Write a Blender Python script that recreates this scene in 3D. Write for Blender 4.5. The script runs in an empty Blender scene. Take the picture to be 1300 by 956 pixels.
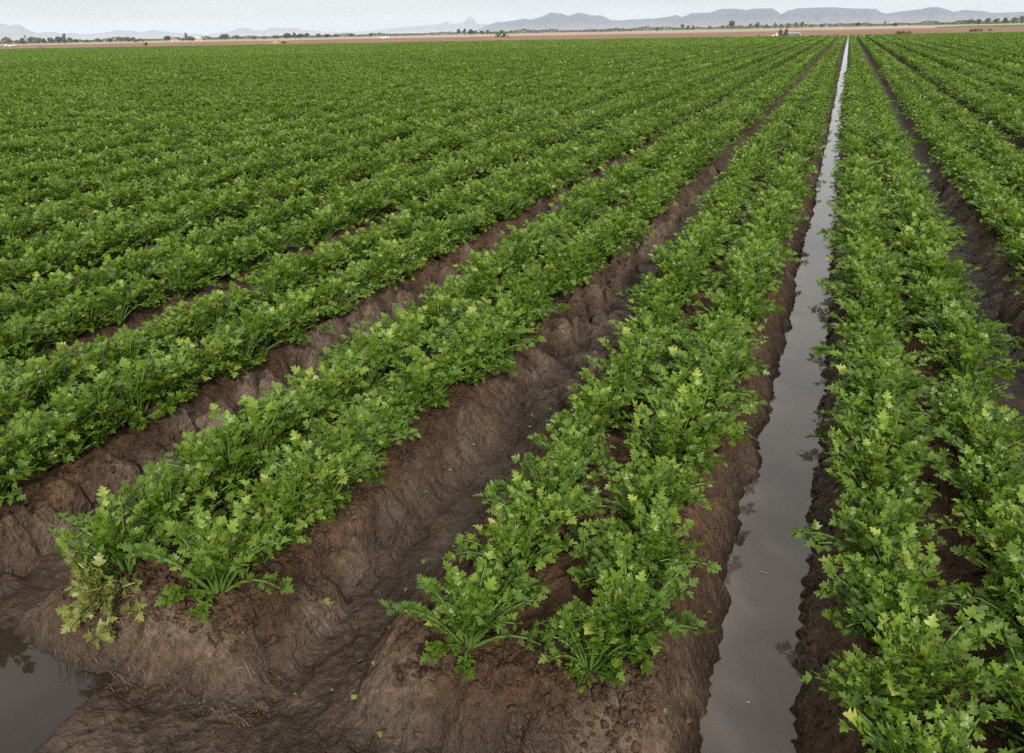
import bpy, math, random
import numpy as np
from mathutils import Matrix, Vector

random.seed(7)
RNG = np.random.default_rng(7)
sc = bpy.context.scene
COL = sc.collection

# ------------------------------------------------------------------ camera geometry
F_PX, CAM_H = 1020.0, 1.5
PPX, PPY, VPX, VPY, SLOPE = 650.0, 433.5, 1079.0, 32.5, -0.0205
ROLL = math.atan(-SLOPE)
_c, _s = math.cos(ROLL), math.sin(ROLL)
def _lvl(px, py):
    x, y = px - PPX, py - PPY
    return _c*x - _s*y, _s*x + _c*y
PITCH = math.atan(-_lvl(VPX, VPY)[1] / F_PX)
def _ray(px, py):
    x, y = _lvl(px, py)
    return x, F_PX*math.cos(PITCH) - y*math.sin(PITCH), -F_PX*math.sin(PITCH) - y*math.cos(PITCH)
_a = _ray(VPX, VPY)
YAW = math.atan2(_a[0], _a[1])
CY, SY = math.cos(YAW), math.sin(YAW)
def bearing(px, py=40.0):
    """unit ground direction seen at a column of the photograph, and its stretch"""
    x, f, u = _ray(px, py)
    n = math.hypot(x, f)
    return (x*CY - f*SY)/n, (x*SY + f*CY)/n
def horizon_y(px):
    return VPY + SLOPE*(px - VPX)
def spot(px, dist):
    bx, by = bearing(px, horizon_y(px))
    return bx*dist, by*dist
def px_size(px, dist):
    """metres that one photo pixel spans at this column and distance"""
    x, f, u = _ray(px, horizon_y(px))
    return dist/math.sqrt(x*x + f*f + u*u)

cam_d = bpy.data.cameras.new('camera')
cam = bpy.data.objects.new('camera', cam_d); COL.objects.link(cam)
r_l = Vector((CY, SY, 0)); f_l = Vector((-SY, CY, 0)); z_l = Vector((0, 0, 1))
fwd = f_l*math.cos(PITCH) - z_l*math.sin(PITCH)
up_l = f_l*math.sin(PITCH) + z_l*math.cos(PITCH)
X_ = r_l*_c - up_l*_s
Y_ = r_l*_s + up_l*_c
Z_ = -fwd
cam.matrix_world = Matrix(((X_.x, Y_.x, Z_.x, 0), (X_.y, Y_.y, Z_.y, 0), (X_.z, Y_.z, Z_.z, CAM_H), (0, 0, 0, 1)))
cam_d.sensor_fit = 'HORIZONTAL'; cam_d.sensor_width = 36.0
cam_d.lens = F_PX/1300*36.0
cam_d.shift_y = -(478.0 - PPY)/1300
cam_d.clip_start = 0.05; cam_d.clip_end = 60000
sc.camera = cam

# ------------------------------------------------------------------ small helpers
def link(o, parent=None):
    COL.objects.link(o)
    if parent is not None: o.parent = parent
    return o
def tag(o, label=None, cat=None, group=None, kind=None):
    if label: o['label'] = label
    if cat: o['category'] = cat
    if group: o['group'] = group
    if kind: o['kind'] = kind
    return o
def empty(name, loc, rz=0.0):
    o = bpy.data.objects.new(name, None); o.location = loc; o.rotation_euler = (0, 0, rz)
    o.empty_display_size = 0.1
    return link(o)
def mesh_from(name, V, faces, mats, smooth=True, attrs=None, face_mat=None):
    """faces: list of tuples or (n,k) array"""
    me = bpy.data.meshes.new(name)
    V = np.asarray(V, dtype=np.float32)
    if isinstance(faces, np.ndarray):
        n, k = faces.shape
        me.vertices.add(len(V)); me.vertices.foreach_set('co', V.ravel())
        me.loops.add(n*k); me.loops.foreach_set('vertex_index', faces.astype(np.int32).ravel())
        me.polygons.add(n)
        me.polygons.foreach_set('loop_start', np.arange(0, n*k, k, dtype=np.int32))
        me.update(calc_edges=True)
    else:
        me.from_pydata([tuple(map(float, v)) for v in V], [], faces)
    for a, arr in (attrs or {}).items():
        at = me.attributes.new(a, 'FLOAT', 'POINT')
        at.data.foreach_set('value', np.asarray(arr, dtype=np.float32))
    for m in (mats if isinstance(mats, (list, tuple)) else [mats]):
        me.materials.append(m)
    if smooth: me.polygons.foreach_set('use_smooth', np.ones(len(me.polygons), dtype=bool))
    if face_mat is not None: me.polygons.foreach_set('material_index', np.asarray(face_mat, dtype=np.int32))
    me.update()
    return me
def obj(name, me, parent=None):
    return link(bpy.data.objects.new(name, me), parent)

class MB:
    """collects boxes, tubes and lathes into one mesh"""
    def __init__(s): s.v = []; s.f = []
    def add(s, V, Fc):
        o = len(s.v); s.v += [tuple(v) for v in V]; s.f += [tuple(i + o for i in f) for f in Fc]; return s
    def box(s, c, d, taper=1.0, shear=0.0):
        x, y, z = c; a, b, h = d[0]/2, d[1]/2, d[2]/2
        V = [(x-a, y-b, z-h), (x+a, y-b, z-h), (x+a, y+b, z-h), (x-a, y+b, z-h)]
        t = taper
        V += [(x-a*t+shear, y-b*t, z+h), (x+a*t+shear, y-b*t, z+h), (x+a*t+shear, y+b*t, z+h), (x-a*t+shear, y+b*t, z+h)]
        return s.add(V, [(3, 2, 1, 0), (4, 5, 6, 7), (0, 1, 5, 4), (1, 2, 6, 5), (2, 3, 7, 6), (3, 0, 4, 7)])
    def tube(s, pts, rad, n=8, cap=True):
        pts = [Vector(p) for p in pts]; rings = []
        rad = rad if isinstance(rad, (list, tuple)) else [rad]*len(pts)
        V = []; Fc = []
        for i, p in enumerate(pts):
            d = (pts[min(i+1, len(pts)-1)] - pts[max(i-1, 0)]).normalized()
            a = d.orthogonal().normalized() if abs(d.z) > .9 else d.cross(Vector((0, 0, 1))).normalized()
            b = d.cross(a)
            for k in range(n):
                t = 2*math.pi*k/n
                V.append(p + a*rad[i]*math.cos(t) + b*rad[i]*math.sin(t))
        for i in range(len(pts)-1):
            for k in range(n):
                Fc.append((i*n+k, i*n+(k+1) % n, (i+1)*n+(k+1) % n, (i+1)*n+k))
        if cap:
            Fc.append(tuple(range(n-1, -1, -1))); Fc.append(tuple((len(pts)-1)*n+k for k in range(n)))
        return s.add(V, Fc)
    def wheel(s, c, r, w, n=20, hub=0.0):
        x, y, z = c
        prof = [(r*.86, -w/2), (r, -w*.3), (r, w*.3), (r*.86, w/2)]
        V = []; Fc = []
        for (rr, yy) in prof:
            for k in range(n):
                t = 2*math.pi*k/n; V.append((x + rr*math.cos(t), y + yy, z + rr*math.sin(t)))
        for i in range(3):
            for k in range(n): Fc.append((i*n+k, i*n+(k+1) % n, (i+1)*n+(k+1) % n, (i+1)*n+k))
        Fc.append(tuple(range(n-1, -1, -1))); Fc.append(tuple(3*n+k for k in range(n)))
        return s.add(V, Fc)
    def prism(s, outline, y0, y1):
        n = len(outline)
        V = [(x, y0, z) for x, z in outline] + [(x, y1, z) for x, z in outline]
        Fc = [tuple(range(n)), tuple(range(2*n-1, n-1, -1))] + [(k, k+n, (k+1) % n + n, (k+1) % n) for k in range(n)]
        return s.add(V, Fc)
    def build(s, name, mat, parent=None, smooth=False):
        return obj(name, mesh_from(name, s.v, s.f, mat, smooth), parent)

# ------------------------------------------------------------------ noise
def _hash(i, j, seed):
    h = (i.astype(np.int64)*374761393 + j.astype(np.int64)*668265263 + seed*1274126177) & 0xFFFFFFFF
    h = ((h ^ (h >> 13))*1274126177) & 0xFFFFFFFF
    h = ((h ^ (h >> 16))*2246822519) & 0xFFFFFFFF
    return ((h ^ (h >> 15)) & 0xFFFFFF)/float(0xFFFFFF)
def vnoise(x, y, seed=0):
    i = np.floor(x); j = np.floor(y); u = x-i; v = y-j
    u = u*u*u*(u*(u*6-15)+10); v = v*v*v*(v*(v*6-15)+10)
    a = _hash(i, j, seed); b = _hash(i+1, j, seed); c = _hash(i, j+1, seed); d = _hash(i+1, j+1, seed)
    return (a*(1-u)+b*u)*(1-v) + (c*(1-u)+d*u)*v - .5
def fbm(x, y, oct=4, seed=0, gain=.5):
    s = np.zeros_like(x); a = 1.0
    for o in range(oct):
        s += a*vnoise(x*2**o + 17.3*o, y*2**o - 9.1*o, seed+o); a *= gain
    return s
def worley(x, y, seed=0):
    """nearest and second nearest feature distances"""
    i = np.floor(x); j = np.floor(y)
    d1 = np.full_like(x, 9.); d2 = np.full_like(x, 9.)
    for a in (-1, 0, 1):
        for b in (-1, 0, 1):
            fx = i+a+_hash(i+a, j+b, seed); fy = j+b+_hash(i+a, j+b, seed+51)
            d = np.hypot(fx-x, fy-y)
            n1 = np.minimum(d1, d); d2 = np.minimum(np.maximum(d1, d), d2); d1 = n1
    return d1, d2
def sstep(a, b, x):
    t = np.clip((x-a)/(b-a), 0, 1); return t*t*(3-2*t)

# ------------------------------------------------------------------ the field: shape of the soil
S, X0 = 1.00, -0.03            # furrow spacing, middle of the flooded furrow
BED_Z = 0.152
Y_END = 122.0
def bed_end(k):
    """where bed k stops towards the head ditch (k = furrow index on its left)"""
    return {-3: 1.24, -2: 1.27, -1: 1.33, 0: 0.62, 1: 0.6}.get(k, 0.9)
def soil(x, y, fine=True):
    """height, moisture with painted crack shade of the soil surface"""
    x = np.asarray(x, dtype=np.float64); y = np.asarray(y, dtype=np.float64)
    xw = x + .12*sstep(.25, .8, x) + .018*vnoise(y*.9, x*0+np.floor((x-X0)/S+.5)*3.1, 5)*2
    t = (xw - X0)/S
    fk = np.floor(t + .5)                    # furrow index
    xm = (t - fk)*S                          # signed distance from furrow middle
    ax = np.abs(xm)
    bk = np.floor(t)                         # bed index
    floor_z = np.where(fk == 0, -.055, .012)
    floor_z = np.where(fk == -2, .02 - .06*sstep(1.22, 1.0, y), floor_z)
    floor_z = np.where(fk == -1, .02 - .01*sstep(1.3, .7, y), floor_z)
    bank_in = np.where(fk == 0, .045, .06)
    bank_out = .225 + .05*vnoise(y*1.7, fk*7.7+np.sign(xm), 9)
    p = np.clip((ax - bank_in)/(bank_out - bank_in), 0, 1)
    p = .55*p + .45*p*p*(3-2*p)
    top = BED_Z + .012*np.cos((ax-.515)*5)
    ends = np.full_like(x, 0.9)
    for k in range(-4, 3): ends = np.where(bk == k, bed_end(k), ends)
    ends = ends + .05*vnoise(x*6, y*0, 3)
    em = sstep(ends - .20, ends + .02, y)
    edge = np.where(x < -1.6, 1.08, 1.08 - .42*sstep(-1.66, -1.46, x)) + .05*vnoise(x*5, y*2, 4)
    head = -.11*sstep(edge + .08, edge - .22, y)
    floor_h = floor_z + head
    h = floor_h + (top - floor_z)*p*em
    bankness = np.clip(p*em*(1-p*em)*4, 0, 1)
    topness = sstep(.8, 1., p*em)
    moist_shade = 1 - sstep(.03, .15, h)
    if fine:
        # slumped mud on the banks
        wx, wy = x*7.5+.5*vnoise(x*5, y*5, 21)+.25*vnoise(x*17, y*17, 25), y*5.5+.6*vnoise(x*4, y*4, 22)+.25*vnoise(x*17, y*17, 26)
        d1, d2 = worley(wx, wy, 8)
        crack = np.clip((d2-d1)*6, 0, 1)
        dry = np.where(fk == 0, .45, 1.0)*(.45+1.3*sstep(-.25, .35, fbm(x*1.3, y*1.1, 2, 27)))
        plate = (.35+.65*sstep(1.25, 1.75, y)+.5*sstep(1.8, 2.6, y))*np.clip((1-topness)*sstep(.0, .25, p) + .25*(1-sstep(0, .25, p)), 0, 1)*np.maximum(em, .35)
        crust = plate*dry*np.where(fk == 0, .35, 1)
        h = h + plate*dry*(.026*(crack-.8) + .060*(.45-d1) + .018*fbm(x*14, y*14, 3, 28))
        h = h + .011*fbm(x*40, y*40, 2, 29)*np.where(fk == 0, .5, 1)
        # crumbs and clods on the shoulders and bed tops
        c1, c2 = worley(x*26, y*26, 12); e1, e2 = worley(x*60, y*60, 13)
        clod = np.clip(.55-c1, 0, 1)*.030*(vnoise(x*6, y*6, 14)+.55) + np.clip(.5-e1, 0, 1)*.010
        shoulder = sstep(.55, .9, p*em)
        h = h + clod*shoulder + (.022*fbm(x*5, y*5, 3, 15) + .020*fbm(x*19, y*19, 3, 16, .65))*shoulder
        # combed bank beside the water
        comb = fbm(x*6, y*13, 5, 17, .68)
        h = h + np.where(fk == 0, .036*comb*np.clip(bankness*1.2 + .15, 0, 1)*np.where(xm > 0, 1., .75), 0)
        # trowelled, lumpy furrow mud
        h = h + (1-p*em)*np.where(fk == 0, .3, 1)*(.012*fbm(x*3.5, y*2.2, 4, 18) + .004*fbm(x*16, y*9, 3, 19))
        # bed end slope: short vertical runnels
        endface = em*(1-em)*4*p
        h = h + endface*(.026*fbm(x*13, y*5, 3, 31) + .020*fbm(x*38, y*16, 3, 33, .6))
        moist_shade = np.clip(1 - sstep(.03, .16, h + .05*fbm(x*4, y*4, 3, 23)), 0, 1)
        moist_shade = np.clip(moist_shade + crust*(1-crack)*.7, 0, 1)  # crack shade painted in: gaps between plates take the dark wet colour
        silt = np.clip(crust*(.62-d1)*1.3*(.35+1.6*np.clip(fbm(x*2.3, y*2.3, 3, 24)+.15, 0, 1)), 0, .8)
    else:
        h = h + .010*fbm(x*4, y*4, 3, 15); silt = np.zeros_like(h)
    return h, moist_shade, silt
def soil_h(x, y):
    return float(soil(np.array([x]), np.array([y]), False)[0][0])

def N(nt, t, **kw):
    n = nt.nodes.new(t)
    for k, v in kw.items():
        if k == 'inp':
            for a, b in v.items(): n.inputs[a].default_value = b
        else: setattr(n, k, v)
    return n
def new_mat(name):
    m = bpy.data.materials.new(name); m.use_nodes = True
    nt = m.node_tree; b = nt.nodes['Principled BSDF']
    return m, nt, b
def ramp(nt, stops, fac=None, interp='LINEAR'):
    r = N(nt, 'ShaderNodeValToRGB'); e = r.color_ramp.elements; r.color_ramp.interpolation = interp
    while len(e) < len(stops): e.new(.5)
    for i, (p, c) in enumerate(stops):
        e[i].position = p; e[i].color = (*c, 1)
    if fac is not None: nt.links.new(fac, r.inputs[0])
    return r
def plain(name, col, rough=.6, metal=0.0, var=.15, scale=4.0, spec=.5):
    m, nt, b = new_mat(name)
    tc = N(nt, 'ShaderNodeTexCoord')
    n = N(nt, 'ShaderNodeTexNoise', inp={'Scale': scale, 'Detail': 4.0}); nt.links.new(tc.outputs['Object'], n.inputs['Vector'])
    r = ramp(nt, [(.3, tuple(c*(1-var) for c in col)), (.7, tuple(min(1, c*(1+var)) for c in col))], n.outputs['Fac'])
    nt.links.new(r.outputs[0], b.inputs['Base Color'])
    b.inputs['Roughness'].default_value = rough; b.inputs['Metallic'].default_value = metal
    b.inputs['Specular IOR Level'].default_value = spec
    return m

# ------------------------------------------------------------------ materials
def soil_material():
    m, nt, b = new_mat('field_soil'); L = nt.links.new
    geo = N(nt, 'ShaderNodeNewGeometry')
    at = N(nt, 'ShaderNodeAttribute', attribute_name='moist_shade')
    n1 = N(nt, 'ShaderNodeTexNoise', inp={'Scale': 3.0, 'Detail': 8.0, 'Roughness': .62}); L(geo.outputs['Position'], n1.inputs['Vector'])
    n2 = N(nt, 'ShaderNodeTexNoise', inp={'Scale': 42.0, 'Detail': 4.0, 'Roughness': .6}); L(geo.outputs['Position'], n2.inputs['Vector'])
    n3 = N(nt, 'ShaderNodeTexNoise', inp={'Scale': 1.4, 'Detail': 6.0, 'Roughness': .65, 'Distortion': .6}); L(geo.outputs['Position'], n3.inputs['Vector'])
    dry = ramp(nt, [(.25, (.040, .023, .013)), (.5, (.072, .042, .024)), (.78, (.150, .092, .053))], n1.outputs['Fac'])
    crumb = N(nt, 'ShaderNodeMix', data_type='RGBA', blend_type='MULTIPLY'); crumb.inputs[0].default_value = .8
    cr = ramp(nt, [(.3, (.55, .52, .5)), (.62, (1.2, 1.15, 1.1))], n2.outputs['Fac'])
    L(dry.outputs[0], crumb.inputs['A']); L(cr.outputs[0], crumb.inputs['B'])
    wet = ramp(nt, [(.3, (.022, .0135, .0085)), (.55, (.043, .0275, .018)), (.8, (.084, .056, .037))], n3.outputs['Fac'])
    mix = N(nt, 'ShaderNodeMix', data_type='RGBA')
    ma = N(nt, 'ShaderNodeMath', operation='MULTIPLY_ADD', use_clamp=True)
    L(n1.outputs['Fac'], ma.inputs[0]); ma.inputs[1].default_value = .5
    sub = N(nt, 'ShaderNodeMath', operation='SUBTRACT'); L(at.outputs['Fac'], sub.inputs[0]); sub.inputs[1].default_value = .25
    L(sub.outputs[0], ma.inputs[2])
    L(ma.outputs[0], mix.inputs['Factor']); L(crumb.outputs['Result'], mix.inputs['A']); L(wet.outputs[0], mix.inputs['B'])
    # dried silt crust, pale patches
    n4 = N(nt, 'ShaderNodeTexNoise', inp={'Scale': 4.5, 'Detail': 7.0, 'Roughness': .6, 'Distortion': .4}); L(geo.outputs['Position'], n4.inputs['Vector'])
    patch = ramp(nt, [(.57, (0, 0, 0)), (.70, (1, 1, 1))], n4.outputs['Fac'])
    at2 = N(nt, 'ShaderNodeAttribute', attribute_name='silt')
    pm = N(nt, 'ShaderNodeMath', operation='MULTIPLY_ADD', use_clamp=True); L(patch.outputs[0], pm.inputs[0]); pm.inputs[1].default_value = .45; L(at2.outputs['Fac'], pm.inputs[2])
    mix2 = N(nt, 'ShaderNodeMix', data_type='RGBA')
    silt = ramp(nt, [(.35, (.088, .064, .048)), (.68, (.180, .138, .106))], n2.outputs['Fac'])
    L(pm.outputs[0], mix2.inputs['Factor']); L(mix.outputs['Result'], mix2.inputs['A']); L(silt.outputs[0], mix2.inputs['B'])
    gm = N(nt, 'ShaderNodeMix', data_type='RGBA', blend_type='MULTIPLY'); gm.inputs[0].default_value = .65
    n6 = N(nt, 'ShaderNodeTexNoise', inp={'Scale': 24.0, 'Detail': 9.0, 'Roughness': .75}); L(geo.outputs['Position'], n6.inputs['Vector'])
    gr = ramp(nt, [(.36, (.45, .42, .40)), (.5, (.95, .94, .93)), (.66, (1.35, 1.32, 1.30))], n6.outputs['Fac']); L(mix2.outputs['Result'], gm.inputs['A']); L(gr.outputs[0], gm.inputs['B'])
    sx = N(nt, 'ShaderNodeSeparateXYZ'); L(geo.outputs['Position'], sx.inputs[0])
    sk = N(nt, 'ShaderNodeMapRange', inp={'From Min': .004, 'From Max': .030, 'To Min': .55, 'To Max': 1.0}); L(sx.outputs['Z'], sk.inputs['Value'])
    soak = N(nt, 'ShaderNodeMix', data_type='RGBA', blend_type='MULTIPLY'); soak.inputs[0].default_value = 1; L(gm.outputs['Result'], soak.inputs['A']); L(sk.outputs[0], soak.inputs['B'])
    L(soak.outputs['Result'], b.inputs['Base Color'])
    rr = N(nt, 'ShaderNodeMapRange', inp={'From Min': .2, 'From Max': 1.0, 'To Min': .95, 'To Max': .44}); L(ma.outputs[0], rr.inputs['Value'])
    L(rr.outputs[0], b.inputs['Roughness'])
    b.inputs['Specular IOR Level'].default_value = .22
    n5 = N(nt, 'ShaderNodeTexNoise', inp={'Scale': 95.0, 'Detail': 2.0, 'Roughness': .5}); L(geo.outputs['Position'], n5.inputs['Vector'])
    add = N(nt, 'ShaderNodeMath', operation='MULTIPLY_ADD'); L(n2.outputs['Fac'], add.inputs[0]); add.inputs[1].default_value = 2.2; L(n5.outputs['Fac'], add.inputs[2])
    inv = N(nt, 'ShaderNodeMapRange', inp={'From Min': 0., 'From Max': 1., 'To Min': 1.0, 'To Max': .55}); L(ma.outputs[0], inv.inputs['Value'])
    bp = N(nt, 'ShaderNodeBump', inp={'Distance': .018}); L(add.outputs[0], bp.inputs['Height']); L(inv.outputs[0], bp.inputs['Strength'])
    L(bp.outputs[0], b.inputs['Normal'])
    return m
M_SOIL = soil_material()

def leaf_material(name, dark, mid, light, trans=.30, rough=.36):
    m, nt, b = new_mat(name); L = nt.links.new
    at = N(nt, 'ShaderNodeAttribute', attribute_name='tone')
    oi = N(nt, 'ShaderNodeObjectInfo')
    a = N(nt, 'ShaderNodeMath', operation='MULTIPLY_ADD', use_clamp=True); L(oi.outputs['Random'], a.inputs[0]); a.inputs[1].default_value = .22
    sb = N(nt, 'ShaderNodeMath', operation='SUBTRACT'); L(at.outputs['Fac'], sb.inputs[0]); sb.inputs[1].default_value = .11; L(sb.outputs[0], a.inputs[2])
    r = ramp(nt, [(.0, dark), (.45, mid), (.8, light), (1.0, (light[0]*1.5, light[1]*1.15, light[2]*1.4))], a.outputs[0])
    L(r.outputs[0], b.inputs['Base Color']); b.inputs['Roughness'].default_value = rough; b.inputs['Specular IOR Level'].default_value = .32
    tr = N(nt, 'ShaderNodeBsdfTranslucent')
    tm = N(nt, 'ShaderNodeMix', data_type='RGBA', blend_type='MULTIPLY'); tm.inputs[0].default_value = 1
    L(r.outputs[0], tm.inputs['A']); tm.inputs['B'].default_value = (1.5, 1.6, .7, 1)
    L(tm.outputs['Result'], tr.inputs['Color'])
    ms = N(nt, 'ShaderNodeMixShader'); ms.inputs[0].default_value = trans
    L(b.outputs[0], ms.inputs[1]); L(tr.outputs[0], ms.inputs[2]); L(ms.outputs[0], nt.nodes['Material Output'].inputs['Surface'])
    return m
M_LEAF = leaf_material('celery_leaf', (.038, .078, .010), (.096, .166, .018), (.180, .258, .046))
M_PALE = leaf_material('yellowing_celery_leaf', (.10, .13, .030), (.21, .23, .065), (.34, .33, .14))
M_STALK = plain('celery_stalk', (.085, .155, .03), .38, var=.25, scale=20)

def water_material(name='muddy_water', c0=(.062, .050, .046), c1=(.092, .076, .070)):
    m, nt, b = new_mat(name); L = nt.links.new
    geo = N(nt, 'ShaderNodeNewGeometry')
    n = N(nt, 'ShaderNodeTexNoise', inp={'Scale': 2.2, 'Detail': 5.0, 'Distortion': .8}); L(geo.outputs['Position'], n.inputs['Vector'])
    r = ramp(nt, [(.3, c0), (.7, c1)], n.outputs['Fac']); L(r.outputs[0], b.inputs['Base Color'])
    b.inputs['Roughness'].default_value = .035; b.inputs['IOR'].default_value = 1.33
    n2 = N(nt, 'ShaderNodeTexNoise', inp={'Scale': 9.0, 'Detail': 3.0}); L(geo.outputs['Position'], n2.inputs['Vector'])
    bp = N(nt, 'ShaderNodeBump', inp={'Distance': .003, 'Strength': .12}); L(n2.outputs['Fac'], bp.inputs['Height']); L(bp.outputs[0], b.inputs['Normal'])
    return m
M_WATER = water_material()

# ------------------------------------------------------------------ soil sheet (three grids, one object)
def grid(xs, ys, fine):
    Xg, Yg = np.meshgrid(xs, ys)
    h, mo, wf = soil(Xg.ravel(), Yg.ravel(), fine)
    nx, ny = len(xs), len(ys)
    idx = np.arange(nx*ny).reshape(ny, nx)
    q = np.stack([idx[:-1, :-1], idx[:-1, 1:], idx[1:, 1:], idx[1:, :-1]], -1).reshape(-1, 4)
    return np.stack([Xg.ravel(), Yg.ravel(), h], 1), q, np.stack([mo, wf], 1)
def cat_grids(gs):
    V, Q, M, o = [], [], [], 0
    for v, q, mo in gs:
        V.append(v); Q.append(q+o); M.append(mo); o += len(v)
    return np.concatenate(V), np.concatenate(Q), np.concatenate(M)
near_x = np.concatenate([np.arange(-4.6, -2.6, .016), np.arange(-2.6, 1.3, .0075), np.arange(1.3, 2.2001, .016)])
near_y = np.concatenate([np.arange(.5, .9, .012), np.arange(.9, 3.2, .0075), np.arange(3.2, 6, .012), np.arange(6, 9.0001, .022)])
XA, XB = near_x[0], near_x[-1]
def rowx(a, b, n):
    """x positions that follow the bed profile, n per bed"""
    k0, k1 = int(math.floor((a-X0)/S)), int(math.ceil((b-X0)/S))
    off = {8: [-.06, .06, .14, .215, .3, .515, .73, .815]}[n] if n == 8 else np.linspace(0, S, n, endpoint=False)
    xs = np.array([X0 + k*S + o for k in range(k0, k1+1) for o in off])
    xs = xs[(xs > a) & (xs < b)]
    return np.concatenate([[a], xs, [b]])
mid_y = np.concatenate([np.arange(-3, 9, .12), np.arange(9, 40.01, .25)])
gs = [grid(near_x, near_y, True),
      grid(near_x, np.arange(-3, near_y[0]+.051, .11), False) if False else grid(np.linspace(XA, XB, 120), np.linspace(-3, near_y[0], 40), False),
      grid(rowx(-45, XA, 8), np.arange(-3, 40.01, .25), False),
      grid(rowx(XB, 20, 8), np.arange(-3, 40.01, .25), False),
      grid(rowx(XA, XB, 8), np.arange(near_y[-1], 40.01, .22), False),
      grid(rowx(-45, 20, 8), np.linspace(40, Y_END+1, 70), False),
      grid(rowx(-260, -45, 8), np.linspace(-3, Y_END+1, 40), False),
      grid(rowx(20, 70, 8), np.linspace(-3, Y_END+1, 40), False)]
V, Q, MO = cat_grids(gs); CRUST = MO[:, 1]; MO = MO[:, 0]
x_, y_ = V[:, 0], V[:, 1]
# silt crust: the end face of the second bed left of the water and bits of its neighbours
face = np.exp(-((y_-1.20)/.055)**2)*sstep(-1.72, -1.60, x_)*sstep(-.98, -1.06, x_)
face *= .55+.9*fbm(x_*6, y_*9, 3, 41)
face2 = np.exp(-((y_-1.28)/.10)**2)*sstep(-.95, -.86, x_)*sstep(-.66, -.74, x_)*.6
face3 = np.exp(-((y_-1.28)/.10)**2)*sstep(-.42, -.36, x_)*sstep(-.14, -.2, x_)*.7
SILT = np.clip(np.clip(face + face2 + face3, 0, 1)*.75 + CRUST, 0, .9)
me = mesh_from('soil', V, Q, M_SOIL, True, {'moist_shade': MO, 'silt': SILT})
soil_o = obj('soil', me); tag(soil_o, kind='structure')

# ------------------------------------------------------------------ irrigation water
wx = [X0-.24, X0+.24]
ys = np.concatenate([np.linspace(-1, 1.4, 3), np.linspace(3, Y_END-1, 60)])
Vw = [(wx[0], y, 0) for y in ys] + [(wx[1], y, 0) for y in ys]
n = len(ys)
Fw = [(i, i+n, i+n+1, i+1) for i in range(n-1)]
o = len(Vw); Vw += [(4, -1, 0), (4, .2, 0)]
Fw += [(n, o, o+1, n+1)]
water = obj('water', mesh_from('water', Vw, Fw, M_WATER, False)); tag(water, kind='structure')
Vp = [(-5.5, -1, 0), (wx[0]-.002, -1, 0), (wx[0]-.002, 1.6, 0), (-5.5, 1.6, 0)]
puddle = obj('puddle_water', mesh_from('puddle_water', Vp, [(0, 1, 2, 3)], water_material('shaded_ditch_water', (.014, .010, .0075), (.026, .019, .014)), False)); tag(puddle, kind='structure')  # shade and bank reflection put into the darker base colour

# ------------------------------------------------------------------ celery plants
H_OUT = [(0, 0), (.12, .07), (.22, .34), (.47, .55), (.50, .19), (.76, .37), (.77, .13), (.90, .13), (1, 0)]
H_MID = [(.30, 0), (.55, 0), (.80, 0)]
# vertex order: 0 base, 1..7 right outline, 8 tip, 9..15 left outline, 16..18 midrib
LV = [H_OUT[0]] + H_OUT[1:8] + [H_OUT[8]] + [(u, -v) for u, v in H_OUT[1:8]] + H_MID
def _half(o):
    P = lambda i: 0 if i == 0 else (8 if i == 8 else o + i - 1)
    return [(0, P(1), P(2)), (0, P(2), 16), (16, P(2), P(3)), (16, P(3), P(4)), (16, P(4), 17), (17, P(4), P(5)), (17, P(5), P(6)), (17, P(6), 18), (18, P(6), P(7)), (18, P(7), 8)]
LF = np.array(_half(1) + [tuple(reversed(f)) for f in _half(9)])
LV = np.array(LV)
def leaflet(p, d, nrm, size, rng, simple=False):
    d = d/np.linalg.norm(d); s = np.cross(nrm, d); s /= np.linalg.norm(s)+1e-9; n = np.cross(d, s)
    if simple:
        uv = np.array([(0, 0), (.45, .46), (1, 0), (.45, -.46)])
        fold = rng.uniform(.1, .5); z = fold*np.abs(uv[:, 1]) - .25*uv[:, 0]**2
        return p + size*(uv[:, :1]*d + uv[:, 1:]*s + z[:, None]*n), np.array([(0, 1, 2), (0, 2, 3)])
    fold = rng.uniform(.05, .55); curl = rng.uniform(-.15, .55); wav = rng.normal(0, .035, len(LV))
    w = rng.uniform(.85, 1.15); tw = rng.normal(0, .15)
    z = fold*np.abs(LV[:, 1]) - curl*LV[:, 0]**2 + wav + tw*LV[:, 1]*LV[:, 0]
    return p + size*(LV[:, :1]*d + w*LV[:, 1:]*s + z[:, None]*n), LF
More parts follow.
